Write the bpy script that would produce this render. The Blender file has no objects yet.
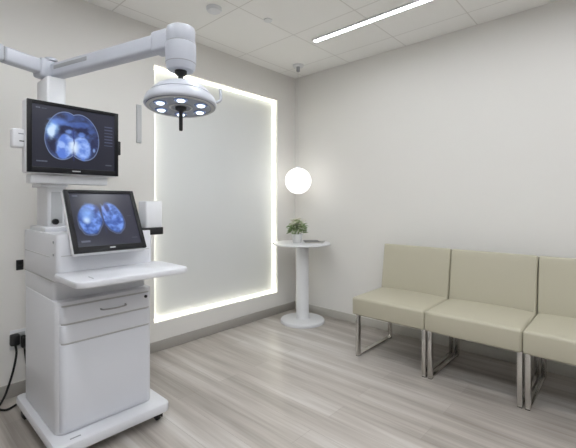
import bpy, bmesh, math, random
from mathutils import Vector, Matrix, noise
random.seed(7)
SC = bpy.context.scene
COL = SC.collection
R = math.radians
PI = math.pi

# room dimensions (metres); the camera stands over the origin
XW, YW, H = 3.22, 2.83, 2.62          # right wall, left wall, ceiling height
X0, Y0 = -2.4, -3.0                   # the two walls behind the camera


def lin(r, g=None, b=None):
    if g is None:
        g = b = r
    f = lambda c: (c / 255 / 12.92) if c / 255 <= .04045 else ((c / 255 + .055) / 1.055) ** 2.4
    return (f(r), f(g), f(b), 1)


# ------------------------------------------------------------------ materials
def mat(name, col, rough=.5, metal=0., spec=.5, emit=None, strength=0., coat=0., bump=None):
    m = bpy.data.materials.new(name)
    m.use_nodes = True
    nt = m.node_tree
    b = nt.nodes['Principled BSDF']
    b.inputs['Base Color'].default_value = col
    b.inputs['Roughness'].default_value = rough
    b.inputs['Metallic'].default_value = metal
    b.inputs['Specular IOR Level'].default_value = spec
    b.inputs['Coat Weight'].default_value = coat
    if emit:
        b.inputs['Emission Color'].default_value = emit
        b.inputs['Emission Strength'].default_value = strength
    if bump:
        scale, amt, dist = bump
        tc = nt.nodes.new('ShaderNodeTexCoord')
        n = nt.nodes.new('ShaderNodeTexNoise')
        n.inputs['Scale'].default_value = scale
        n.inputs['Detail'].default_value = 4
        bp = nt.nodes.new('ShaderNodeBump')
        bp.inputs['Strength'].default_value = amt
        bp.inputs['Distance'].default_value = dist
        nt.links.new(tc.outputs['Object'], n.inputs['Vector'])
        nt.links.new(n.outputs['Fac'], bp.inputs['Height'])
        nt.links.new(bp.outputs['Normal'], b.inputs['Normal'])
    return m


M = {}
M['wall'] = mat('wall_paint', lin(231, 229, 225), .62, spec=.3, bump=(160, .05, .002))
M['wall_bounce'] = mat('wall_paint_bounce', lin(243, 242, 240), .62, spec=.3)  # unseen walls, whitened to bounce more light into the room
M['panel'] = mat('niche_panel', lin(226, 228, 228), .5, spec=.3)
M['skirting'] = mat('skirting_vinyl', lin(166, 162, 156), .5)
M['skirting_pale'] = mat('skirting_pale', lin(196, 193, 186), .5)
M['white'] = mat('white_plastic', lin(226, 227, 230), .38)
M['lamp_white'] = mat('lamp_enamel', lin(190, 193, 202), .3)
M['cart'] = mat('cart_enamel', lin(220, 221, 226), .34)
M['cart_panel'] = mat('cart_panel_enamel', lin(221, 223, 230), .3)
M['seam'] = mat('seam_gap', lin(182, 182, 182), .6)
M['grey'] = mat('grey_plastic', lin(150, 152, 156), .4)
M['midgrey'] = mat('pale_grey_plastic', lin(190, 192, 194), .4)
M['plate_face'] = mat('plate_face', lin(196, 196, 197), .5)
M['black'] = mat('black_plastic', lin(24, 24, 27), .38)
M['rubber'] = mat('black_rubber', lin(22, 22, 22), .7)
M['bezel'] = mat('black_bezel', lin(19, 19, 23), .4, spec=.25)
M['steel'] = mat('brushed_steel', lin(170, 170, 172), .35, metal=.9)
M['chrome'] = mat('satin_chrome', lin(205, 202, 198), .24, metal=1.)
M['lampface'] = mat('lamp_face', lin(136, 142, 158), .3, metal=.35)
M['leather'] = mat('beige_vinyl', lin(184, 179, 160), .5, spec=.35, bump=(260, .12, .002))
M['piping'] = mat('vinyl_seam', lin(150, 144, 120), .55)
M['leaf'] = mat('leaf', lin(132, 156, 104), .5)
M['leaf_pale'] = mat('pale_leaf', lin(192, 204, 164), .5)
M['petal'] = mat('petal', lin(235, 232, 220), .6)
M['soil'] = mat('soil', lin(60, 45, 35), .9)
M['pot'] = mat('pot_ceramic', lin(225, 225, 225), .3)
M['paper'] = mat('paper', lin(225, 222, 215), .6)
M['cover_dark'] = mat('magazine_cover_dark', lin(96, 96, 98), .4)
M['cover_grey'] = mat('magazine_cover_grey', lin(168, 166, 162), .4)
M['led_strip'] = mat('led_strip_glow', lin(255, 250, 228), .5, emit=(1, .985, .84, 1), strength=4.6)
M['strip_lamp'] = mat('ceiling_lamp_glow', lin(255), .5, emit=(.93, .962, 1, 1), strength=22.5)
M['strip_fill'] = mat('ceiling_fill_glow', lin(255), .5, emit=(.93, .962, 1, 1), strength=67)  # stronger glow for the added fill strips
M['globe'] = mat('opal_globe_glow', lin(255), .4, emit=(1, .98, .95, 1), strength=1.7)
M['led_lamp'] = mat('surgical_led_glow', lin(255), .4, emit=(.74, .86, 1, 1), strength=2.2)
M['led_ring'] = mat('led_halo_ring', lin(150, 170, 215), .25, metal=.6)  # blue tint stands in for the halo of light around each lens
M['cable'] = mat('pendant_cable', lin(222, 222, 218), .5)


def floor_mat():
    m = bpy.data.materials.new('wood_vinyl_planks')
    m.use_nodes = True
    nt = m.node_tree
    N, L = nt.nodes, nt.links
    b = N['Principled BSDF']
    tc = N.new('ShaderNodeTexCoord')
    sep = N.new('ShaderNodeSeparateXYZ')
    L.new(tc.outputs['Object'], sep.inputs[0])
    cb = N.new('ShaderNodeCombineXYZ')          # planks run along the room's Y
    L.new(sep.outputs['Y'], cb.inputs['X'])
    L.new(sep.outputs['X'], cb.inputs['Y'])
    br = N.new('ShaderNodeTexBrick')
    br.inputs['Scale'].default_value = 1
    br.inputs['Brick Width'].default_value = 1.25
    br.inputs['Row Height'].default_value = .155
    br.inputs['Mortar Size'].default_value = .0008
    br.inputs['Mortar Smooth'].default_value = .3
    br.inputs['Bias'].default_value = 0
    br.offset = .37
    br.inputs['Color1'].default_value = (0, 0, 0, 1)
    br.inputs['Color2'].default_value = (1, 1, 1, 1)
    br.inputs['Mortar'].default_value = (.5, .5, .5, 1)
    L.new(cb.outputs[0], br.inputs['Vector'])

    def nz(sx, sy, det, off=0):
        mp = N.new('ShaderNodeMapping')
        mp.inputs['Scale'].default_value = (sx, sy, 1)
        mp.inputs['Location'].default_value = (off, off * 1.7, off)
        n = N.new('ShaderNodeTexNoise')
        n.inputs['Scale'].default_value = 1
        n.inputs['Detail'].default_value = det
        n.inputs['Roughness'].default_value = .6
        L.new(tc.outputs['Object'], mp.inputs[0])
        L.new(mp.outputs[0], n.inputs['Vector'])
        return n
    broad = nz(9, .55, 3, 3.1)
    fine = nz(75, 2.2, 5, 1.3)
    ad = N.new('ShaderNodeMath'); ad.operation = 'MULTIPLY_ADD'
    ad.inputs[1].default_value = .16
    L.new(br.outputs['Color'], ad.inputs[0])
    m1 = N.new('ShaderNodeMath'); m1.operation = 'MULTIPLY_ADD'; m1.inputs[1].default_value = 1.7
    L.new(broad.outputs['Fac'], m1.inputs[0])
    m2 = N.new('ShaderNodeMath'); m2.operation = 'MULTIPLY_ADD'; m2.inputs[1].default_value = .45
    m2.inputs[2].default_value = -.62
    L.new(fine.outputs['Fac'], m2.inputs[0])
    L.new(m2.outputs[0], m1.inputs[2])
    L.new(m1.outputs[0], ad.inputs[2])
    cr = N.new('ShaderNodeValToRGB')
    e = cr.color_ramp.elements
    e[0].position = .12; e[0].color = lin(148, 140, 132)
    e[1].position = .95; e[1].color = lin(213, 209, 205)
    mid = cr.color_ramp.elements.new(.55); mid.color = lin(184, 177, 170)
    L.new(ad.outputs[0], cr.inputs[0])
    mx = N.new('ShaderNodeMix'); mx.data_type = 'RGBA'
    mx.inputs['B'].default_value = lin(144, 137, 130)
    L.new(br.outputs['Fac'], mx.inputs['Factor'])
    L.new(cr.outputs[0], mx.inputs['A'])
    L.new(mx.outputs['Result'], b.inputs['Base Color'])
    b.inputs['Roughness'].default_value = .33
    b.inputs['Specular IOR Level'].default_value = .5
    bp = N.new('ShaderNodeBump'); bp.inputs['Strength'].default_value = .08; bp.inputs['Distance'].default_value = .002
    L.new(fine.outputs['Fac'], bp.inputs['Height'])
    L.new(bp.outputs[0], b.inputs['Normal'])
    return m


def ceiling_mat():
    m = bpy.data.materials.new('ceiling_tiles')
    m.use_nodes = True
    nt = m.node_tree
    N, L = nt.nodes, nt.links
    b = N['Principled BSDF']
    tc = N.new('ShaderNodeTexCoord')
    mp = N.new('ShaderNodeMapping')
    mp.inputs['Location'].default_value = (.03, .3, 0)
    L.new(tc.outputs['Object'], mp.inputs[0])
    br = N.new('ShaderNodeTexBrick')
    br.offset = 0
    br.inputs['Scale'].default_value = 1
    br.inputs['Brick Width'].default_value = .6
    br.inputs['Row Height'].default_value = .6
    br.inputs['Mortar Size'].default_value = .005
    br.inputs['Mortar Smooth'].default_value = .2
    br.inputs['Color1'].default_value = lin(243, 242, 240)
    br.inputs['Color2'].default_value = lin(246, 245, 243)
    br.inputs['Mortar'].default_value = lin(222, 220, 217)
    L.new(mp.outputs[0], br.inputs['Vector'])
    L.new(br.outputs['Color'], b.inputs['Base Color'])
    b.inputs['Roughness'].default_value = .8
    n = N.new('ShaderNodeTexNoise'); n.inputs['Scale'].default_value = 90
    L.new(tc.outputs['Object'], n.inputs['Vector'])
    bp = N.new('ShaderNodeBump'); bp.inputs['Strength'].default_value = .1; bp.inputs['Distance'].default_value = .003
    L.new(n.outputs['Fac'], bp.inputs['Height'])
    L.new(bp.outputs[0], b.inputs['Normal'])
    return m


M['floor'] = floor_mat()
M['ceiling'] = ceiling_mat()


def screen_mat():
    m = bpy.data.materials.new('display_glow')
    m.use_nodes = True
    nt = m.node_tree
    b = nt.nodes['Principled BSDF']
    a = nt.nodes.new('ShaderNodeVertexColor')
    a.layer_name = 'image'
    b.inputs['Base Color'].default_value = (.006, .006, .008, 1)
    b.inputs['Roughness'].default_value = .25
    b.inputs['Specular IOR Level'].default_value = .3
    nt.links.new(a.outputs['Color'], b.inputs['Emission Color'])
    b.inputs['Emission Strength'].default_value = 1.0
    return m


M['screen'] = screen_mat()


# ------------------------------------------------------------------ geometry helpers
def origin(o):
    p = Vector((0, 0, 0))
    while o is not None:
        p += o.location
        o = o.parent
    return p


def obj(name, bm, m, parent=None, angle=40, loc=None):
    """bm holds world coordinates; the object is placed so that they stay true."""
    me = bpy.data.meshes.new(name)
    bmesh.ops.recalc_face_normals(bm, faces=bm.faces)
    base = origin(parent) if parent else (Vector(loc) if loc else Vector((0, 0, 0)))
    bmesh.ops.translate(bm, verts=bm.verts, vec=-base)
    bm.to_mesh(me)
    bm.free()
    for p in me.polygons:
        p.use_smooth = True
    me.set_sharp_from_angle(angle=R(angle))
    for mm in (m if isinstance(m, (list, tuple)) else [m]):
        me.materials.append(mm)
    o = bpy.data.objects.new(name, me)
    COL.objects.link(o)
    if parent:
        o.parent = parent
    elif loc:
        o.location = loc
    return o


def tag(o, label, cat, group=None):
    o['label'] = label
    o['category'] = cat
    if group:
        o['group'] = group
    return o


def thing(name, label, cat, loc, group=None):
    o = bpy.data.objects.new(name, None)
    o.empty_display_size = .05
    COL.objects.link(o)
    o.location = loc
    return tag(o, label, cat, group)


def struct(name, bm, m):
    o = obj(name, bm, m)
    o['kind'] = 'structure'
    return o


def B():
    return bmesh.new()


def merge(bm, src):
    me = bpy.data.meshes.new('tmp')
    src.to_mesh(me)
    src.free()
    bm.from_mesh(me)
    bpy.data.meshes.remove(me)


def box(bm, x0, x1, y0, y1, z0, z1, bev=0., seg=3, mtx=None, only=None):
    b = B()
    bmesh.ops.create_cube(b, size=1)
    for v in b.verts:
        v.co = Vector(((x0 + x1) / 2 + v.co.x * (x1 - x0), (y0 + y1) / 2 + v.co.y * (y1 - y0), (z0 + z1) / 2 + v.co.z * (z1 - z0)))
    if bev:
        es = list(b.edges)
        if only == 'z':
            es = [e for e in es if abs(e.verts[0].co.z - e.verts[1].co.z) > 1e-6]
        elif only == 'x':
            es = [e for e in es if abs(e.verts[0].co.x - e.verts[1].co.x) > 1e-6]
        bmesh.ops.bevel(b, geom=es, offset=bev, segments=seg, profile=.5, affect='EDGES')
    if mtx is not None:
        bmesh.ops.transform(b, matrix=mtx, verts=b.verts)
    merge(bm, b)
    return bm


def rslab(bm, x0, x1, y0, y1, z0, z1, rad, bev=.004, seg=6):
    """slab with rounded plan corners (rad) and softly rounded top and bottom edges"""
    b = B()
    box(b, x0, x1, y0, y1, z0, z1)
    es = [e for e in b.edges if abs(e.verts[0].co.z - e.verts[1].co.z) > 1e-6]
    bmesh.ops.bevel(b, geom=es, offset=rad, segments=seg, profile=.5, affect='EDGES')
    es = [e for e in b.edges if abs(e.verts[0].co.z - e.verts[1].co.z) < 1e-6]
    bmesh.ops.bevel(b, geom=es, offset=bev, segments=2, profile=.5, affect='EDGES')
    merge(bm, b)
    return bm


def lathe(bm, prof, cx, cy, n=48, mtx=None):
    b = B()
    rings = []
    for r, z in prof:
        if r < 1e-6:
            rings.append([b.verts.new((cx, cy, z))])
        else:
            rings.append([b.verts.new((cx + r * math.cos(2 * PI * i / n), cy + r * math.sin(2 * PI * i / n), z)) for i in range(n)])
    for a, c in zip(rings, rings[1:]):
        for i in range(n):
            j = (i + 1) % n
            if len(a) == 1 and len(c) == 1:
                continue
            if len(a) == 1:
                b.faces.new((a[0], c[i], c[j]))
            elif len(c) == 1:
                b.faces.new((a[i], a[j], c[0]))
            else:
                b.faces.new((a[i], a[j], c[j], c[i]))
    if mtx is not None:
        bmesh.ops.transform(b, matrix=mtx, verts=b.verts)
    merge(bm, b)
    return bm


def smooth_path(pts, n=8):
    P = [Vector(p) for p in pts]
    P = [P[0] * 2 - P[1]] + P + [P[-1] * 2 - P[-2]]
    out = []
    for i in range(1, len(P) - 2):
        p0, p1, p2, p3 = P[i - 1:i + 3]
        for k in range(n):
            t = k / n
            out.append(.5 * ((2 * p1) + (p2 - p0) * t + (2 * p0 - 5 * p1 + 4 * p2 - p3) * t * t + (3 * p1 - p0 - 3 * p2 + p3) * t ** 3))
    out.append(P[-2])
    return out


def tube(bm, pts, rad, n=10):
    b = B()
    rings = []
    up = Vector((0, 0, 1))
    prev = None
    for i, p in enumerate(pts):
        d = (pts[min(i + 1, len(pts) - 1)] - pts[max(i - 1, 0)]).normalized()
        if prev is None:
            a = d.cross(up if abs(d.z) < .9 else Vector((1, 0, 0))).normalized()
        else:
            a = (prev - d * prev.dot(d)).normalized()
        prev = a
        c = d.cross(a)
        rings.append([b.verts.new(p + (a * math.cos(2 * PI * k / n) + c * math.sin(2 * PI * k / n)) * rad) for k in range(n)])
    for r1, r2 in zip(rings, rings[1:]):
        for k in range(n):
            b.faces.new((r1[k], r1[(k + 1) % n], r2[(k + 1) % n], r2[k]))
    b.faces.new(rings[0]); b.faces.new(rings[-1][::-1])
    merge(bm, b)
    return bm


# ------------------------------------------------------------------ the room
NX0, NX1, NZ0, NZ1, ND = 1.503, 2.927, .23, 2.315, .065        # niche in the left wall


def quad(bm, *pts):
    bm.faces.new([bm.verts.new(p) for p in pts])


T = .12
bm = B(); box(bm, X0 - T, XW + T, Y0 - T, YW + T, -.1, 0); struct('floor', bm, M['floor'])
bm = B(); box(bm, X0 - T, XW + T, Y0 - T, YW + T, H, H + .1); struct('ceiling', bm, M['ceiling'])
bm = B(); box(bm, XW, XW + T, Y0 - T, YW + T, 0, H); struct('wall_right', bm, M['wall'])
bm = B(); box(bm, X0 - T, X0, Y0 - T, YW + T, 0, H); struct('wall_back', bm, M['wall_bounce'])
bm = B(); box(bm, X0, XW, Y0 - T, Y0, 0, H); struct('wall_front', bm, M['wall_bounce'])
bm = B()                                                       # left wall, solid around the niche
box(bm, X0, NX0, YW, YW + T, 0, H)
box(bm, NX1, XW, YW, YW + T, 0, H)
box(bm, NX0, NX1, YW, YW + T, 0, NZ0)
box(bm, NX0, NX1, YW, YW + T, NZ1, H)
box(bm, NX0, NX1, YW + ND, YW + T, NZ0, NZ1)
struct('wall_left', bm, M['wall'])
bm = B(); box(bm, X0, XW - .012, YW - .012, YW, 0, .082, .003, 2); struct('baseboard_left', bm, M['skirting'])
bm = B(); box(bm, XW - .012, XW, Y0, YW, 0, .082, .003, 2); struct('baseboard_right', bm, M['skirting_pale'])

# ---- backlit panel in the niche
lp = thing('light_panel', 'large pale wall panel edged by a glowing warm white light strip', 'wall panel',
           ((NX0 + NX1) / 2, YW, NZ0))
SW = .018
yb = YW + ND
bm = B(); box(bm, NX0 + SW + .004, NX1 - SW - .004, yb - .014, yb, NZ0 + SW + .004, NZ1 - SW - .004, .002, 2)
obj('panel', bm, M['panel'], lp)
for (a, b_, c, d) in ((NX0, NX0 + SW, NZ0, NZ1), (NX1 - SW, NX1, NZ0, NZ1),
                      (NX0 + SW, NX1 - SW, NZ0, NZ0 + SW), (NX0 + SW, NX1 - SW, NZ1 - SW, NZ1)):
    bm = B(); box(bm, a, b_, yb - .028, yb, c, d, .003, 2)
    s = obj('led_strip', bm, M['led_strip'], lp)
    s['label'] = 'glowing warm white light strip'

# ---- ceiling fittings
def strip_light(x, y0, y1, label, m='strip_fill'):
    t = thing('ceiling_light', label, 'ceiling light', (x, (y0 + y1) / 2, H), 'linear ceiling lights')
    bm = B(); w = .027
    box(bm, x - w, x - w + .005, y0, y1, H - .016, H)
    box(bm, x + w - .005, x + w, y0, y1, H - .016, H)
    box(bm, x - w, x + w, y1 - .005, y1, H - .016, H)
    box(bm, x - w, x + w, y0, y0 + .005, H - .016, H)
    obj('frame', bm, M['white'], t)
    bm = B(); box(bm, x - w + .006, x + w - .006, y0 + .006, y1 - .006, H - .014, H - .002)
    d = obj('diffuser', bm, M[m], t)
    d['label'] = 'glowing white diffuser'
    return t


strip_light(2.567, -1.5, 2.036, 'long thin linear ceiling light above the beige seats', 'strip_lamp')
for x, l in ((1.367, 'long linear fill light added out of view, in the middle of the room'),
             (.167, 'long linear fill light added out of view, over the cart side of the room'),
             (-1.033, 'shorter linear fill light added out of view, farthest from the beige seats')):
    strip_light(x, -1.5, 2.036 if x > 0 else -.3, l)  # unseen strips added to fill the room with light

t = thing('smoke_detector', 'round white smoke detector on the ceiling above the surgical lamp', 'smoke detector', (1.653, 2.239, H))
bm = B(); lathe(bm, [(0, H), (.056, H), (.056, H - .012), (.0, H - .012)], 1.653, 2.239); obj('base', bm, M['white'], t)
bm = B(); lathe(bm, [(0, H - .012), (.05, H - .012), (.047, H - .026), (.03, H - .036), (0, H - .038)], 1.653, 2.239); obj('cover', bm, M['white'], t)
t = thing('ceiling_sprinkler', 'small flat white ceiling disc between smoke detector and pendant', 'sprinkler', (2.044, 2.077, H))
bm = B(); lathe(bm, [(0, H), (.034, H), (.032, H - .007), (0, H - .009)], 2.044, 2.077, 32); obj('cover_plate', bm, M['white'], t)

PXp, PYp, PZ, PR = 2.925, 2.53, 1.428, .133
t = thing('pendant_light', 'glowing white globe pendant hanging above the round side table', 'pendant lamp', (PXp, PYp, H))
bm = B(); lathe(bm, [(0, H), (.058, H), (.057, H - .012), (.05, H - .018), (0, H - .018)], PXp, PYp); obj('canopy', bm, M['white'], t)
bm = B(); lathe(bm, [(0, H - .018), (.018, H - .018), (.018, H - .062), (.012, H - .07), (0, H - .07)], PXp, PYp, 24); obj('cord_grip', bm, M['grey'], t)
bm = B(); tube(bm, [Vector((PXp, PYp, H - .07)), Vector((PXp, PYp, 2.0)), Vector((PXp, PYp, PZ + PR - .004))], .0028, 8); obj('cable', bm, M['cable'], t)
bm = B(); bmesh.ops.create_uvsphere(bm, u_segments=48, v_segments=28, radius=PR, matrix=Matrix.Translation((PXp, PYp, PZ)))
g = obj('globe', bm, M['globe'], t); g['label'] = 'glowing opal glass globe'
bm = B(); lathe(bm, [(0, PZ + PR + .02), (.016, PZ + PR + .018), (.03, PZ + PR - .002), (.03, PZ + PR - .006), (0, PZ + PR - .006)], PXp, PYp, 24); obj('globe_cap', bm, M['white'], t)

# ------------------------------------------------------------------ round table and what stands on it
TX, TY, TZ = 2.904, 2.453, .80
t = thing('side_table', 'tall round white pedestal table in the corner under the globe lamp', 'table', (TX, TY, 0))
bm = B(); lathe(bm, [(0, TZ - .018), (.286, TZ - .018), (.293, TZ - .015), (.295, TZ - .009), (.293, TZ - .003), (.288, TZ), (0, TZ)], TX - .012, TY + .006, 72); obj('tabletop', bm, M['white'], t)
bm = B(); lathe(bm, [(0, TZ - .018), (.10, TZ - .018), (.10, TZ - .024), (.063, TZ - .030), (.063, .05), (.067, .04), (.085, .033), (0, .033)], TX, TY, 48); obj('pedestal', bm, M['white'], t)
bm = B(); lathe(bm, [(0, 0), (.220, 0), (.222, .006), (.222, .022), (.216, .03), (.195, .033), (0, .036)], TX, TY, 72); obj('base', bm, M['white'], t)

FX, FY = 2.838, 2.468
t = thing('potted_plant', 'small leafy green plant with pale blossoms in a white pot', 'plant', (FX, FY, TZ))
z = TZ
bm = B(); lathe(bm, [(0, z), (.04, z), (.044, z + .006), (.054, z + .08), (.056, z + .09), (.05, z + .09), (.048, z + .075), (0, z + .075)], FX, FY, 36); obj('pot', bm, M['pot'], t)
bm = B(); lathe(bm, [(0, z + .079), (.0475, z + .076)], FX, FY, 24); obj('soil', bm, M['soil'], t)


def leaf(bm, p, d, L, W, droop):
    d = d.normalized()
    s = d.cross(Vector((0, 0, 1)))
    s = s.normalized() if s.length > 1e-3 else Vector((1, 0, 0))
    u = s.cross(d)
    prof = [(0, .06), (.2, .7), (.45, 1), (.7, .8), (.88, .4), (1, 0.03)]
    rows = []
    for f, w in prof:
        c = p + d * (L * f) - Vector((0, 0, droop * L * f * f))
        h = u * (W * .25 * w)
        rows.append([bm.verts.new(c - s * W * w * .5 + h), bm.verts.new(c), bm.verts.new(c + s * W * w * .5 + h)])
    for a, b in zip(rows, rows[1:]):
        bm.faces.new((a[0], a[1], b[1], b[0]))
        bm.faces.new((a[1], a[2], b[2], b[1]))


def leaves(n, m, seed, zlo, zhi, rad, L0):
    random.seed(seed)
    bm = B()
    for i in range(n):
        a = random.uniform(0, 2 * PI)
        q = random.random() ** .5
        p = Vector((FX + rad * q * math.cos(a), FY + rad * q * math.sin(a), z + random.uniform(zlo, zhi) - .02 * q))
        d = Vector((math.cos(a) * (.4 + q), math.sin(a) * (.4 + q), random.uniform(-.1, .9)))
        leaf(bm, p, d, L0 * random.uniform(.7, 1.25), L0 * random.uniform(.5, .75), random.uniform(.1, .5))
    return bm


def solid(o, th):
    md = o.modifiers.new('thickness', 'SOLIDIFY'); md.thickness = th
    return o


solid(obj('foliage', leaves(95, M['leaf'], 3, .115, .195, .072, .05), M['leaf'], t), .0008)
solid(obj('young_leaves', leaves(55, M['leaf_pale'], 5, .14, .225, .062, .045), M['leaf_pale'], t), .0008)['label'] = 'paler young leaves'
bm = B()
random.seed(11)
for i in range(24):
    a = i * 2.4; q = .018 + .055 * random.random()
    p0 = Vector((FX + q * .4 * math.cos(a), FY + q * .4 * math.sin(a), z + .07)); p1 = Vector((FX + q * math.cos(a), FY + q * math.sin(a), z + random.uniform(.12, .17)))
    tube(bm, [p0, (p0 + p1) / 2 + Vector((0, 0, .01)), p1], .0013, 5)
obj('stems', bm, M['leaf'], t)
bm = B()
random.seed(21)
for i in range(16):
    a = i * 2.4 + .5; q = .07 * random.random() + .01
    c = Vector((FX + q * math.cos(a), FY + q * math.sin(a), z + random.uniform(.185, .245)))
    for k in range(5):
        an = k * 2 * PI / 5 + i
        leaf(bm, c, Vector((math.cos(an), math.sin(an), .5)), .03, .024, .2)
    tube(bm, [Vector((c.x, c.y, z + .12)), (c + Vector((0, 0, -.02))), c], .001, 5)
solid(obj('blossoms', bm, M['petal'], t), .0006)['label'] = 'small pale blossoms'


def magazine(name, label, cx, cy, zz, rot, w, l, th, cover, group='magazines on the round table'):
    t = thing(name, label, 'magazine', (cx, cy, zz), group)
    mt = Matrix.Translation((cx, cy, 0)) @ Matrix.Rotation(R(rot), 4, 'Z')
    bm = B(); box(bm, -w / 2 + .002, w / 2 - .002, -l / 2 + .002, l / 2 - .002, zz + .001, zz + th - .001, mtx=mt); obj('pages', bm, M['paper'], t)
    bm = B()
    box(bm, -w / 2, w / 2, -l / 2, l / 2, zz, zz + .001, mtx=mt)
    box(bm, -w / 2, w / 2, -l / 2, l / 2, zz + th - .001, zz + th, mtx=mt)
    box(bm, -w / 2, -w / 2 + .0015, -l / 2, l / 2, zz, zz + th, mtx=mt)
    obj('cover', bm, M[cover], t)
    return t


magazine('magazine', 'thin pale grey magazine lying flat at the right side of the round table', 3.022, 2.363, TZ, -60, .15, .21, .006, 'cover_grey')
magazine('magazine', 'dark covered magazine lying beside the potted plant, overlapping a paler one', 2.98, 2.395, TZ + .0062, -44, .15, .2, .007, 'cover_dark')

# ------------------------------------------------------------------ seats along the right wall
SWD = .5695          # seat width
PITCH = .572


def chair(yl):
    """armless sled-base lounge seat; yl is the y of its far side"""
    y0, y1 = yl - SWD, yl
    yc = (y0 + y1) / 2
    t = thing('lounge_chair', '', 'chair', (2.78, yc, 0), None)
    # seat: a padded block, crowned top
    b = B()
    box(b, 2.492, 3.07, y0, y1, .335, .468)
    bmesh.ops.bevel(b, geom=list(b.edges), offset=.016, segments=4, profile=.5, affect='EDGES')
    bmesh.ops.subdivide_edges(b, edges=[e for e in b.edges if e.calc_length() > .2], cuts=8, use_grid_fill=True)
    for v in b.verts:
        if v.co.z > .451:
            u = (v.co.x - 2.492) / .578; w = (v.co.y - y0) / SWD
            v.co.z += .016 * (max(0, 4 * u * (1 - u)) ** .6) * (max(0, 4 * w * (1 - w)) ** .6)
        if v.co.x < 2.52:
            w = (v.co.y - y0) / SWD
            v.co.x -= .006 * max(0, 4 * w * (1 - w)) ** .6
    obj('seat', b, M['leather'], t, angle=60)
    # back: slab leaning backwards
    b = B()
    box(b, 0, .085, y0 + .0015, y1 - .0015, 0, .405)
    bmesh.ops.bevel(b, geom=list(b.edges), offset=.014, segments=4, profile=.5, affect='EDGES')
    bmesh.ops.subdivide_edges(b, edges=[e for e in b.edges if e.calc_length() > .2], cuts=8, use_grid_fill=True)
    for v in b.verts:
        if v.co.x < .02:
            u = v.co.z / .405; w = (v.co.y - y0) / SWD
            v.co.x -= .012 * max(0, 4 * u * (1 - u)) ** .6 * max(0, 4 * w * (1 - w)) ** .6
        v.co.x *= 1 - .25 * max(0, v.co.z / .405)
    bmesh.ops.transform(b, matrix=Matrix.Translation((2.945, 0, .445)) @ Matrix.Rotation(R(9), 4, 'Y'), verts=b.verts)
    obj('backrest', b, M['leather'], t, angle=60)
    # flat welt under the seat
    b = B(); box(b, 2.53, 3.04, y0 + .036, y1 - .036, .327, .337)
    obj('seat_base', b, M['rubber'], t)
    for yy in (y0 + .019, y1 - .019):
        b = B()
        w = .014
        box(b, 2.535, 2.572, yy - w, yy + w, 0.012, .337, .003, 2)
        box(b, 3.065, 3.10, yy - w, yy + w, 0.012, .40, .003, 2)
        box(b, 2.535, 3.10, yy - w, yy + w, .004, .016, .002, 2)
        box(b, 3.02, 3.10, yy - w, yy + w, .34, .40, .003, 2)
        f = obj('sled_leg', b, M['chrome'], t)
        for xx in (2.558, 3.075):
            b = B(); box(b, xx - .02, xx + .02, yy - w + .002, yy + w - .002, 0, .006)
            obj('foot_pad', b, M['rubber'], f)
    return t


def copy_tree(o, parent=None):
    c = o.copy(); COL.objects.link(c)
    if parent:
        c.parent = parent
    for ch in list(o.children):
        copy_tree(ch, c)
    return c


c0 = chair(1.602)
c1 = copy_tree(c0); c1.location.y -= PITCH
c2 = copy_tree(c0); c2.location.y -= 2 * PITCH
for c, l in ((c0, 'beige vinyl armless seat nearest the round table, far end of the row'),
             (c1, 'middle beige vinyl armless seat, between two like it along the right wall'),
             (c2, 'rightmost beige vinyl armless seat, cut off by the right edge of the photo')):
    tag(c, l, 'chair', 'beige seats along the right wall')

# ------------------------------------------------------------------ medical cart
cart = thing('medical_cart', 'white medical imaging cart on casters with drawers, tray and mast', 'medical cart', (.80, 2.2, 0))
BX0, BX1, BY0, BY1 = .56, 1.035, 1.957, 2.54
# base
bm = B(); rslab(bm, .528, 1.09, 1.868, 2.585, .058, .109, .035, .012); obj('base', bm, M['cart'], cart)
bm = B(); box(bm, .60, .645, 1.905, 1.913, .1085, .1105); obj('badge', bm, M['grey'], cart)
for (x, y) in ((.585, 1.945), (1.045, 1.925), (.556, 2.47), (1.03, 2.51)):
    bm = B()
    lathe(bm, [(0, .064), (.024, .064), (.024, .05), (0, .05)], x, y, 20)
    box(bm, x - .02, x - .013, y - .016, y + .028, .018, .056, .003, 2)
    box(bm, x + .013, x + .02, y - .016, y + .028, .018, .056, .003, 2)
    c = obj('caster', bm, M['black'], cart)
    bm = B()
    lathe(bm, [(0, -.012), (.02, -.012), (.026, -.008), (.026, .008), (.02, .012), (0, .012)], 0, 0, 28,
          Matrix.Translation((x, y + .012, .026)) @ Matrix.Rotation(R(90), 4, 'Y'))
    obj('wheel', bm, M['rubber'], c)
# lower cabinet
bm = B(); rslab(bm, BX0, BX1, BY0 + .006, BY1, .108, .733, .045, .003); obj('cabinet_body', bm, M['cart'], cart)
bm = B(); rslab(bm, BX0 + .004, BX1 - .01, 2.03, BY1, .73, .83, .02, .002); obj('neck', bm, M['cart'], cart)


def front(bm, z0, z1, x0=.574, x1=1.020):
    rslab(bm, x0, x1, BY0 - .006, BY0 + .08, z0, z1, .028, .004)
    return bm


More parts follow.
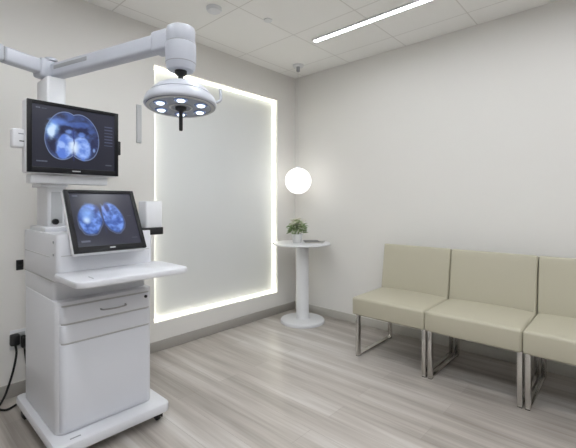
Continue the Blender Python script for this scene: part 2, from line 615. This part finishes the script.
bm = B(); front(bm, .122, .532); d = obj('door', bm, M['cart_panel'], cart)
bm = B(); front(bm, .540, .624); d = obj('drawer', bm, M['cart_panel'], cart)
bm = B(); front(bm, .632, .710); d = obj('drawer', bm, M['cart_panel'], cart)
bm = B()
hy = BY0 - .006
tube(bm, smooth_path([(.752, hy, .672), (.754, hy - .014, .671), (.765, hy - .02, .670), (.812, hy - .022, .668), (.86, hy - .02, .670), (.872, hy - .014, .671), (.874, hy, .672)], 5), .0042, 8)
obj('handle', bm, M['steel'], d)
bm = B(); lathe(bm, [(0, 0), (.008, 0), (.008, .006), (.006, .008), (0, .008)], 0, 0, 20, Matrix.Translation((.985, hy, .692)) @ Matrix.Rotation(R(90), 4, 'X'))
obj('lock', bm, M['black'], d)
for za, zb in ((.526, .546), (.618, .638), (.704, .716)):
    bm = B(); front(bm, za, zb, .577, 1.017); bmesh.ops.translate(bm, verts=bm.verts, vec=(0, .004, 0))
    obj('front_gap', bm, M['seam'], cart)['label'] = 'dark gap line between the drawers'
# console
bm = B(); rslab(bm, BX0, BX1, 1.968, BY1, .828, 1.052, .022, .006); obj('console', bm, M['cart'], cart)
for q in ((BX0 - .0012, BX0 + .01, 2.06, BY1 - .03, .938, .941), (BX0 - .0012, BX0 + .01, 2.0, BY1 - .02, .826, .830),
          (BX0 + .02, BX1 - .02, 1.9665, 1.98, .948, .951)):
    bm = B(); box(bm, *q); obj('panel_joint', bm, M['seam'], cart)['label'] = 'thin grey panel joint'
for (y, zz) in ((1.985, 1.015), (1.985, .955)):
    bm = B(); lathe(bm, [(0, 0), (.006, 0), (.006, .003), (0, .004)], 0, 0, 16, Matrix.Translation((BX0, y + .02, zz)) @ Matrix.Rotation(R(-90), 4, 'Y'))
    obj('screw', bm, M['grey'], cart)['label'] = 'grey screw head'
# tray
bm = B(); rslab(bm, .55, 1.088, 1.668, 2.0, .842, .872, .05, .008); tr = obj('tray', bm, M['cart'], cart)
bm = B(); box(bm, .63, .634, 1.72, 1.775, .8715, .8735); obj('slot', bm, M['grey'], tr)
bm = B(); box(bm, .68, .94, 1.80, 2.035, .812, .845, .008, 2); obj('tray_bracket', bm, M['cart'], cart)
# mast
MX0, MX1, MY0, MY1 = .608, .700, 2.29, 2.48
MT = 1.879
bm = B(); rslab(bm, MX0, MX1, MY0, MY1, 1.04, MT, .012, .004); ms = obj('mast', bm, M['white'], cart)
bm = B(); box(bm, MX0 + .02, MX1 - .02, MY0 - .003, MY0 + .01, 1.09, 1.26); obj('mast_cover', bm, M['midgrey'], ms)
bm = B(); box(bm, .575, .72, 2.2, 2.478, 1.045, 1.075, .008, 2); obj('mast_foot', bm, M['cart'], cart)
bm = B(); lathe(bm, [(0, 0), (.013, 0), (.016, .004), (.016, .02), (.012, .026), (0, .026)], 0, 0, 20, Matrix.Translation((.645, 2.29, 1.10)) @ Matrix.Rotation(R(90), 4, 'X'))
obj('clamp_knob', bm, M['black'], ms)['label'] = 'black clamp knob'
bm = B(); box(bm, .52, .90, 2.235, 2.32, 1.302, 1.347, .006, 2); box(bm, .575, .70, 2.26, 2.44, 1.285, 1.306, .004, 2); obj('screen_shelf', bm, M['white'], cart)
bm = B(); box(bm, .73, .85, 2.062, 2.11, 1.05, 1.13, .006, 2); obj('monitor_stalk', bm, M['grey'], cart)
# side box with black foot
bm = B(); rslab(bm, 1.0, 1.1, 1.975, 2.07, 1.062, 1.21, .012, .004); sb = obj('control_box', bm, M['white'], cart)
bm = B(); rslab(bm, .98, 1.104, 1.97, 2.074, 1.022, 1.062, .008, .003); obj('control_box_base', bm, M['black'], sb)
bm = B(); box(bm, .95, 1.03, 2.0, 2.05, 1.0, 1.03, .004, 2); obj('box_bracket', bm, M['grey'], cart)


# ---- monitors
def fbm(x, y, s, seed=0):
    return noise.fractal(Vector((x * s + seed, y * s - seed, seed * .37)), .9, 2.0, 4)


def clamp(v, a=0., b=1.):
    return max(a, min(b, v))


def sst(a, b, v):
    t_ = clamp((v - a) / (b - a)); return t_ * t_ * (3 - 2 * t_)


def mixc(a, b, f):
    return tuple(a[i] + (b[i] - a[i]) * f for i in range(3))


BG = (44, 45, 58)


def bars(u, v, c, spec):
    for (u0, u1, vv, h, col) in spec:
        if u0 < u < u1 and abs(v - vv) < h:
            return mixc(c, col, .55 + .35 * math.sin(u * 400))
    return c


def ell(u, v, cu, cv, ru, rv, rot=0.):
    du, dv = u - cu, v - cv
    c, s = math.cos(rot), math.sin(rot)
    return math.hypot((du * c + dv * s) / ru, (-du * s + dv * c) / rv)


def upper_image(u, v):                     # u to the right, v downwards, both 0..1
    u0_, u = u, u + .032
    c = mixc(BG, (38, 39, 50), sst(.2, .9, v))
    n = fbm(u, v, 9, 2.3)
    wob = .035 * fbm(u, v, 4, 7.7)
    # outer outline: two lobes meeting in a notch at the top
    e = min(ell(u, v, .385, .46, .215, .40, .10), ell(u, v, .605, .46, .215, .39, -.10)) + wob * .4
    if e < 1:
        base = mixc((52, 58, 92), (76, 104, 178), clamp(.5 + n))
        c = mixc(c, base, sst(1.0, .93, e) * .75)
    c = mixc(c, (150, 172, 220), .8 * sst(.035, .0, abs(e - .985)))
    # dark fold in the middle of the upper half
    c = mixc(c, (30, 32, 58), .75 * sst(1.1, .5, ell(u, v, .41, .33, .085, .12, .6) + n * .5))
    c = mixc(c, (30, 32, 62), .7 * sst(1.1, .5, ell(u, v, .615, .33, .085, .13, -.5) + n * .5))
    c = mixc(c, (34, 36, 60), .8 * sst(1.1, .6, ell(u, v, .25, .60, .05, .14, -.2) + n * .3))
    c = mixc(c, (36, 40, 74), .6 * sst(1.1, .6, ell(u, v, .755, .55, .05, .16, .2) + n * .3))
    # bright patch at the upper left
    c = mixc(c, (150, 195, 245), sst(1.15, .3, ell(u, v, .255, .36, .085, .19, .2) + n * .3))
    c = mixc(c, (212, 232, 255), .9 * sst(1.0, .45, ell(u, v, .25, .40, .06, .14, .1) + n * .3))
    c = mixc(c, (96, 132, 214), .8 * sst(1.1, .4, ell(u, v, .34, .24, .13, .07, .1) + n * .4))
    c = mixc(c, (88, 122, 205), .6 * sst(1.1, .4, ell(u, v, .58, .25, .15, .06, -.1) + n * .5))
    c = mixc(c, (130, 165, 240), .7 * sst(1.1, .5, ell(u, v, .445, .38, .05, .05, .8) + n * .4))
    c = mixc(c, (110, 150, 235), .7 * sst(1.1, .5, ell(u, v, .60, .42, .06, .05, -.5) + n * .4))
    # two lower lobes
    for cu in (.405, .605):
        f = ell(u, v, cu, .63, .118, .225, .12 if cu < .5 else -.12) + n * .22
        c = mixc(c, mixc((92, 126, 212), (156, 186, 246), clamp(.5 + n * 1.4)), sst(1.02, .78, f))
    c = mixc(c, (225, 240, 255), .95 * sst(1.1, .15, ell(u, v, .503, .64, .085, .17) + n * .25))
    c = mixc(c, (46, 56, 120), .8 * sst(.012, .002, abs(u - .503 + .01 * n)) * sst(.25, .4, v) * sst(.9, .8, v) * (1 - .8 * sst(.14, .03, abs(v - .66))))
    c = mixc(c, (160, 195, 255), .7 * sst(1.1, .3, ell(u, v, .755, .66, .022, .05)))
    u = u0_
    sp = [(.04, .09, .055, .011, (120, 125, 140)), (.10, .16, .055, .008, (90, 95, 110)), (.05, .17, .90, .013, (125, 132, 150)), (.87, .96, .90, .01, (110, 115, 128))]
    sp += [(.86, .97, .22 + k * .055, .009, (98, 104, 135)) for k in range(7)]
    return bars(u, v, c, sp)


def lower_image(u, v):
    c = mixc(BG, (50, 50, 64), sst(.2, .9, u))
    u0_, u = u, (u + .038) * .97
    n = fbm(u, v, 10, 5.1)
    for (cu, cv, ru, rv, rot, bx, by) in ((.285, .49, .19, .32, .12, .25, .47), (.635, .475, .175, .32, -.16, .58, .33)):
        e = ell(u, v, cu, cv, ru, rv, rot) + n * .06
        body = mixc((58, 86, 160), (116, 154, 232), clamp(.48 + 1.1 * n))
        c = mixc(c, body, sst(1.02, .82, e))
        c = mixc(c, (150, 175, 225), .45 * sst(.05, 0, abs(e - .985)) * sst(.3, .6, v))
    c = mixc(c, (225, 240, 255), .95 * sst(1.1, .1, ell(u, v, .23, .51, .07, .085) + n * .2))
    c = mixc(c, (140, 185, 248), .6 * sst(1.2, .2, ell(u, v, .25, .40, .11, .17) + n * .3))
    c = mixc(c, (36, 48, 104), .75 * sst(1.1, .3, ell(u, v, .41, .30, .05, .11, .2) + n * .3))
    c = mixc(c, (34, 46, 100), .75 * sst(1.1, .3, ell(u, v, .57, .27, .05, .13, -.3) + n * .3))
    c = mixc(c, (140, 170, 245), .7 * sst(1.1, .4, ell(u, v, .52, .34, .03, .16, -.25) + n * .2))
    c = mixc(c, (44, 50, 90), .6 * sst(.02, .004, abs(u - .472 - .04 * (v - .4))) * sst(.15, .25, v) * sst(.82, .7, v))
    c = mixc(c, (60, 88, 170), .5 * sst(1.1, .4, ell(u, v, .66, .55, .10, .10) + n * .4))
    u = u0_
    sp = [(.05, .13, .05, .010, (115, 120, 135)), (.06, .19, .90, .014, (125, 130, 150)), (.86, .95, .88, .008, (85, 88, 102)), (.86, .93, .45, .007, (80, 84, 98))]
    return bars(u, v, c, sp)


def monitor(name, label, w, h, depth, mtx, image, logo_w, side='white'):
    """built in its own frame: x right, z up, the front at y = 0 facing -y, lower left corner at 0"""
    base = mtx @ Vector((w / 2, depth / 2, 0))
    t = thing(name, label, 'monitor', base)
    bw, bt, bb = .021, .019, .028

    def add(nm, bm, m, par=None, angle=40):
        bmesh.ops.transform(bm, matrix=mtx, verts=bm.verts)
        return obj(nm, bm, m, par or t, angle)
    bm = B()                                       # black bezel as a ring
    box(bm, 0, bw, 0, .016, 0, h, .002, 2); box(bm, w - bw, w, 0, .016, 0, h, .002, 2)
    box(bm, bw - .002, w - bw + .002, 0, .016, 0, bb, .002, 2); box(bm, bw - .002, w - bw + .002, 0, .016, h - bt, h, .002, 2)
    bz = add('bezel', bm, M['bezel'])
    bm = B(); box(bm, w / 2 - logo_w / 2, w / 2 + logo_w / 2, -.0008, .002, bb * .42, bb * .42 + .006); add('badge', bm, M['midgrey'], bz)
    # housing
    bm = B(); box(bm, -.004, w + .004, .012, depth, -.004, h + .004, .01, 3); add('housing', bm, M[side])
    bm = B(); box(bm, w * .25, w * .75, depth - .005, depth + .025, h * .2, h * .8, .012, 3); add('rear_cover', bm, M['midgrey'])
    # the glowing image, one colour per grid point
    nu, nv = 190, 150
    bm = B()
    lay = bm.verts.layers.float_color.new('image')
    g = []
    for j in range(nv + 1):
        row = []
        for i in range(nu + 1):
            u, v = i / nu, j / nv
            ve = bm.verts.new((bw - .001 + u * (w - 2 * bw + .002), .005, h - bt + .001 - v * (h - bt - bb + .002)))
            ve[lay] = lin(*image(u, v))
            row.append(ve)
        g.append(row)
    for j in range(nv):
        for i in range(nu):
            bm.faces.new((g[j][i], g[j][i + 1], g[j + 1][i + 1], g[j + 1][i]))
    s = add('screen', bm, M['screen'])
    s['label'] = 'dark screen showing a blue scan image'
    return t, add


UM = Matrix.Translation((.499, 2.2, 1.355))
um, uadd = monitor('display_monitor', 'upper black framed monitor on the mast showing a bright blue brain-like scan', .447, .364, .085, UM, upper_image, .04)
bm = B(); box(bm, .446, .463, .004, .05, .125, .205, .004, 2); uadd('side_grip', bm, M['black'])['label'] = 'black grip on the right edge'
bm = B(); box(bm, -.055, -.002, .03, .085, .12, .215, .01, 3); kb = uadd('side_handle', bm, M['white'])
bm = B(); box(bm, -.026, -.006, .0285, .034, .150, .155); uadd('slot', bm, M['black'], kb)
bm = B(); box(bm, -.03, -.008, .0288, .034, .186, .191); uadd('slot', bm, M['grey'], kb)
bm = B(); box(bm, .12, .18, .08, .089, .12, .26, .002, 2); uadd('mast_bracket', bm, M['grey'])
LM = Matrix.Translation((.610, 1.878, .970)) @ Matrix.Rotation(R(-28.6), 4, 'X')
lm, ladd = monitor('display_monitor', 'lower tilted monitor above the tray showing two blue oval scans', .346, .338, .042, LM, lower_image, .026)
bm = B(); box(bm, .12, .25, .03, .10, .15, .22, .008, 3); ladd('tilt_mount', bm, M['grey'])

# ------------------------------------------------------------------ surgical lamp on its arm
LX, LY = .933, 1.513
sl = thing('surgical_light', 'white surgical lamp with round LED head on a jointed overhead arm', 'surgical lamp', (LX, LY, 1.5))
a0 = Vector((.676, 2.36, 0)); a1 = Vector((LX, LY, 0))
dv = (a1 - a0); Ln = dv.length
AZ = 1.945
amt = Matrix.Translation((a0.x, a0.y, 1.935)) @ Matrix.Rotation(math.atan2(dv.y, dv.x), 4, 'Z') @ Matrix.Rotation(-math.atan2(.018, Ln), 4, 'Y')
bm = B(); box(bm, -.035, Ln - .03, -.033, .033, -.043, .039, .018, 4, amt); ar = obj('arm', bm, M['lamp_white'], sl)
bm = B(); box(bm, .02, .29, .029, .0342, -.004, .018, .002, 2, amt); box(bm, .02, .29, -.0342, -.029, -.004, .018, .002, 2, amt); obj('arm_slot', bm, M['grey'], ar)
bm = B(); box(bm, -.043, -.032, -.030, .030, -.040, .036, .005, 2, amt); obj('arm_end_cap', bm, M['midgrey'], ar)
bm = B(); box(bm, Ln - .15, Ln - .045, -.04, .04, -.052, .046, .014, 4, amt); obj('arm_collar', bm, M['lamp_white'], ar)
# joint on top of the mast
bm = B(); lathe(bm, [(0, 1.99), (.034, 1.99), (.034, 2.0), (.028, 2.006), (0, 2.006)], .653, 2.39, 32); obj('pivot_cap', bm, M['lamp_white'], sl)
# second arm, running out of the picture on the left
b0 = Vector((.64, 2.40, 0)); b1 = Vector((.42, 2.32, 0))
dv2 = b1 - b0
bmt = Matrix.Translation((b0.x, b0.y, 1.945)) @ Matrix.Rotation(math.atan2(dv2.y, dv2.x), 4, 'Z')
bm = B(); box(bm, .02, dv2.length, -.03, .03, -.038, .038, .012, 3, bmt); ar2 = obj('arm', bm, M['lamp_white'], sl)
bm = B(); box(bm, -.03, .06, -.04, .04, -.058, .046, .014, 3, bmt); obj('arm_joint', bm, M['lamp_white'], ar2)
bm = B(); box(bm, dv2.length - .001, dv2.length + .008, -.026, .026, -.034, .034, mtx=bmt); obj('arm_collar', bm, M['grey'], ar2)
bm = B(); box(bm, dv2.length + .006, dv2.length + .40, -.032, .032, -.042, .042, .012, 3, bmt); obj('arm', bm, M['lamp_white'], sl)
# drum
bm = B()
lathe(bm, [(0, 1.996), (.056, 1.996), (.062, 1.992), (.064, 1.985), (.064, 1.928), (.0625, 1.926), (.0625, 1.923), (.068, 1.920),
           (.068, 1.838), (.0665, 1.835), (.0665, 1.832), (.065, 1.829), (.0635, 1.812), (.056, 1.802), (.0, 1.80)], LX, LY, 48)
dr = obj('drum', bm, M['lamp_white'], sl)
for zz, rr in ((1.9245, .0635), (1.8335, .0673)):
    bm = B(); lathe(bm, [(rr - .004, zz - .0018), (rr, zz - .0018), (rr, zz + .0018), (rr - .004, zz + .0018)], LX, LY, 48); obj('drum_joint', bm, M['grey'], dr)
bm = B()
lathe(bm, [(0, 1.805), (.027, 1.805), (.027, 1.788), (.022, 1.782), (.012, 1.776), (.012, 1.764), (.024, 1.758), (.026, 1.752), (.026, 1.744), (.0, 1.74)], LX, LY, 24)
obj('ball_joint', bm, M['black'], sl)['label'] = 'black swivel joint'
# head
hz = 1.648
a_cam = math.atan2(LY, LX)
sd = Vector((math.sin(a_cam), -math.cos(a_cam), 0))
TILT = Matrix.Translation((LX, LY, hz)) @ Matrix.Rotation(R(-4.5), 4, sd) @ Matrix.Translation((-LX, -LY, -hz))


def hobj(name, bm, m, parent):                 # the head is tipped a little on its swivel
    bmesh.ops.transform(bm, matrix=TILT, verts=bm.verts)
    return obj(name, bm, m, parent)


bm = B()
lathe(bm, [(0, hz + .098), (.05, hz + .096), (.085, hz + .088), (.11, hz + .075), (.128, hz + .058), (.138, hz + .044), (.1365, hz + .0425), (.1365, hz + .0405), (.142, hz + .039), (.151, hz + .03),
           (.157, hz + .017), (.160, hz + .003), (.160, hz - .004), (.157, hz - .009), (.154, hz - .011), (.152, hz - .009), (.151, hz - .006), (0, hz - .006)], LX, LY, 72)
hd = hobj('lamp_head', bm, M['lamp_white'], sl)
bm = B(); lathe(bm, [(.1525, hz - .009), (.150, hz - .0125), (.06, hz - .013), (0, hz - .013)], LX, LY, 72); hobj('lamp_face', bm, M['lampface'], hd)
a_cam = math.atan2(LY, LX)
bm = B(); lathe(bm, [(.052, hz - .0125), (.052, hz - .0155), (.044, hz - .0165), (.044, hz - .0125)], LX, LY, 48); hobj('hub_ring', bm, M['midgrey'], hd)
bm = B(); lathe(bm, [(.149, hz - .0115), (.149, hz - .0145), (.136, hz - .0155), (.136, hz - .0125)], LX, LY, 72); hobj('rim_ring', bm, M['midgrey'], hd)
for k in range(6):
    an = a_cam + k * PI / 3
    x, y = LX + .1 * math.cos(an), LY + .1 * math.sin(an)
    bm = B(); lathe(bm, [(.030, hz - .013), (.028, hz - .0165), (.0185, hz - .0165), (.0185, hz - .013)], x, y, 28); rg = hobj('led_ring', bm, M['led_ring'], hd)
    bm = B(); lathe(bm, [(.018, hz - .013), (.0175, hz - .0175), (.014, hz - .021), (.008, hz - .0225), (0, hz - .023)], x, y, 28); hobj('led_lens', bm, M['led_lamp'], rg)['label'] = 'glowing cool white lens'
bm = B(); lathe(bm, [(0, hz - .012), (.026, hz - .012), (.024, hz - .024), (.014, hz - .03), (.009, hz - .034), (.0085, hz - .115), (.007, hz - .121), (0, hz - .122)], LX, LY, 28)
hobj('handle', bm, M['black'], hd)['label'] = 'black positioning handle'
sd = Vector((math.sin(a_cam), -math.cos(a_cam), 0))           # towards the picture's right
bm = B(); c = Vector((LX, LY, 0))
tube(bm, smooth_path([c + sd * .142 + Vector((0, 0, hz + .022)), c + sd * .170 + Vector((0, 0, hz + .026)), c + sd * .181 + Vector((0, 0, hz + .045)), c + sd * .178 + Vector((0, 0, hz + .09))], 6), .007, 10)
hobj('side_handle', bm, M['lamp_white'], hd)

# ------------------------------------------------------------------ on the left wall
t = thing('wall_plate', 'narrow upright grey plate on the wall left of the lit panel', 'wall plate', (1.372, YW, 1.67))
bm = B(); box(bm, 1.353, 1.392, YW - .012, YW, 1.668, 1.964, .003, 2); obj('plate', bm, M['midgrey'], t)
bm = B(); box(bm, 1.360, 1.385, YW - .0135, YW - .011, 1.69, 1.94, .001, 1); obj('cover', bm, M['plate_face'], t)


def outlet(x, zz, w, h, label, m):
    t = thing('wall_outlet', label, 'outlet', (x, YW, zz - h / 2), 'outlets on the left wall')
    bm = B(); box(bm, x - w / 2, x + w / 2, YW - .009, YW, zz - h / 2, zz + h / 2, .003, 2); p = obj('plate', bm, M[m], t)
    bm = B()
    for s in (-1, 1):
        box(bm, x - w * .28, x + w * .28, YW - .011, YW - .008, zz + s * h * .22 - h * .14, zz + s * h * .22 + h * .14, .001, 1)
    obj('socket', bm, M['rubber'] if m == 'black' else M['midgrey'], p)
    return t


outlet(.602, .812, .038, .064, 'small black wall outlet beside the cart, upper one on the left wall', 'black')
outlet(.60, .35, .10, .12, 'white wall outlet holding two black plugs behind the cart', 'white')


def plug(x, zz, label, w, h):
    t = thing('power_plug', label, 'plug', (x, YW - .012, zz - h / 2), 'black power plugs')
    bm = B(); box(bm, x - w / 2, x + w / 2, YW - .05, YW - .0115, zz - h / 2, zz + h / 2, .01, 3); obj('plug_body', bm, M['black'], t)
    return t


p1 = plug(.571, .358, 'larger black power plug in the white outlet with its cord running down', .05, .07)
bm = B()
tube(bm, smooth_path([(.572, YW - .04, .33), (.575, YW - .048, .27), (.555, YW - .05, .16), (.52, YW - .055, .05), (.49, YW - .075, .008), (.47, YW - .11, .0065), (.50, YW - .17, .0065), (.56, YW - .14, .0065), (.62, YW - .09, .0065), (.70, YW - .12, .0065)], 8), .0062, 10)
obj('cord', bm, M['rubber'], p1)
p2 = plug(.618, .335, 'smaller black power plug half hidden by the edge of the cart', .03, .075)
bm = B()
tube(bm, smooth_path([(.62, YW - .03, .30), (.622, YW - .035, .27), (.63, YW - .045, .18), (.65, YW - .05, .08), (.68, YW - .06, .012), (.75, YW - .08, .0065)], 8), .005, 8)
obj('cord', bm, M['rubber'], p2)

# ------------------------------------------------------------------ light, camera, view
w = bpy.data.worlds.new('world'); SC.world = w; w.use_nodes = True
w.node_tree.nodes['Background'].inputs[0].default_value = (.8, .85, .9, 1)
w.node_tree.nodes['Background'].inputs[1].default_value = .3

cam = bpy.data.cameras.new('camera')
co = bpy.data.objects.new('camera', cam); COL.objects.link(co)
co.location = (0, 0, 1.2)
co.rotation_euler = (R(90), 0, R(42.4 - 90))
cam.sensor_fit = 'HORIZONTAL'; cam.sensor_width = 36
cam.lens = 375 / 576 * 36
cam.shift_y = -(224 - 203) / 576
cam.clip_start = .02
SC.camera = co
SC.view_settings.view_transform = 'Standard'
SC.view_settings.look = 'None'
SC.view_settings.exposure = 0
SC.view_settings.gamma = 1
SC.view_settings.use_curve_mapping = False
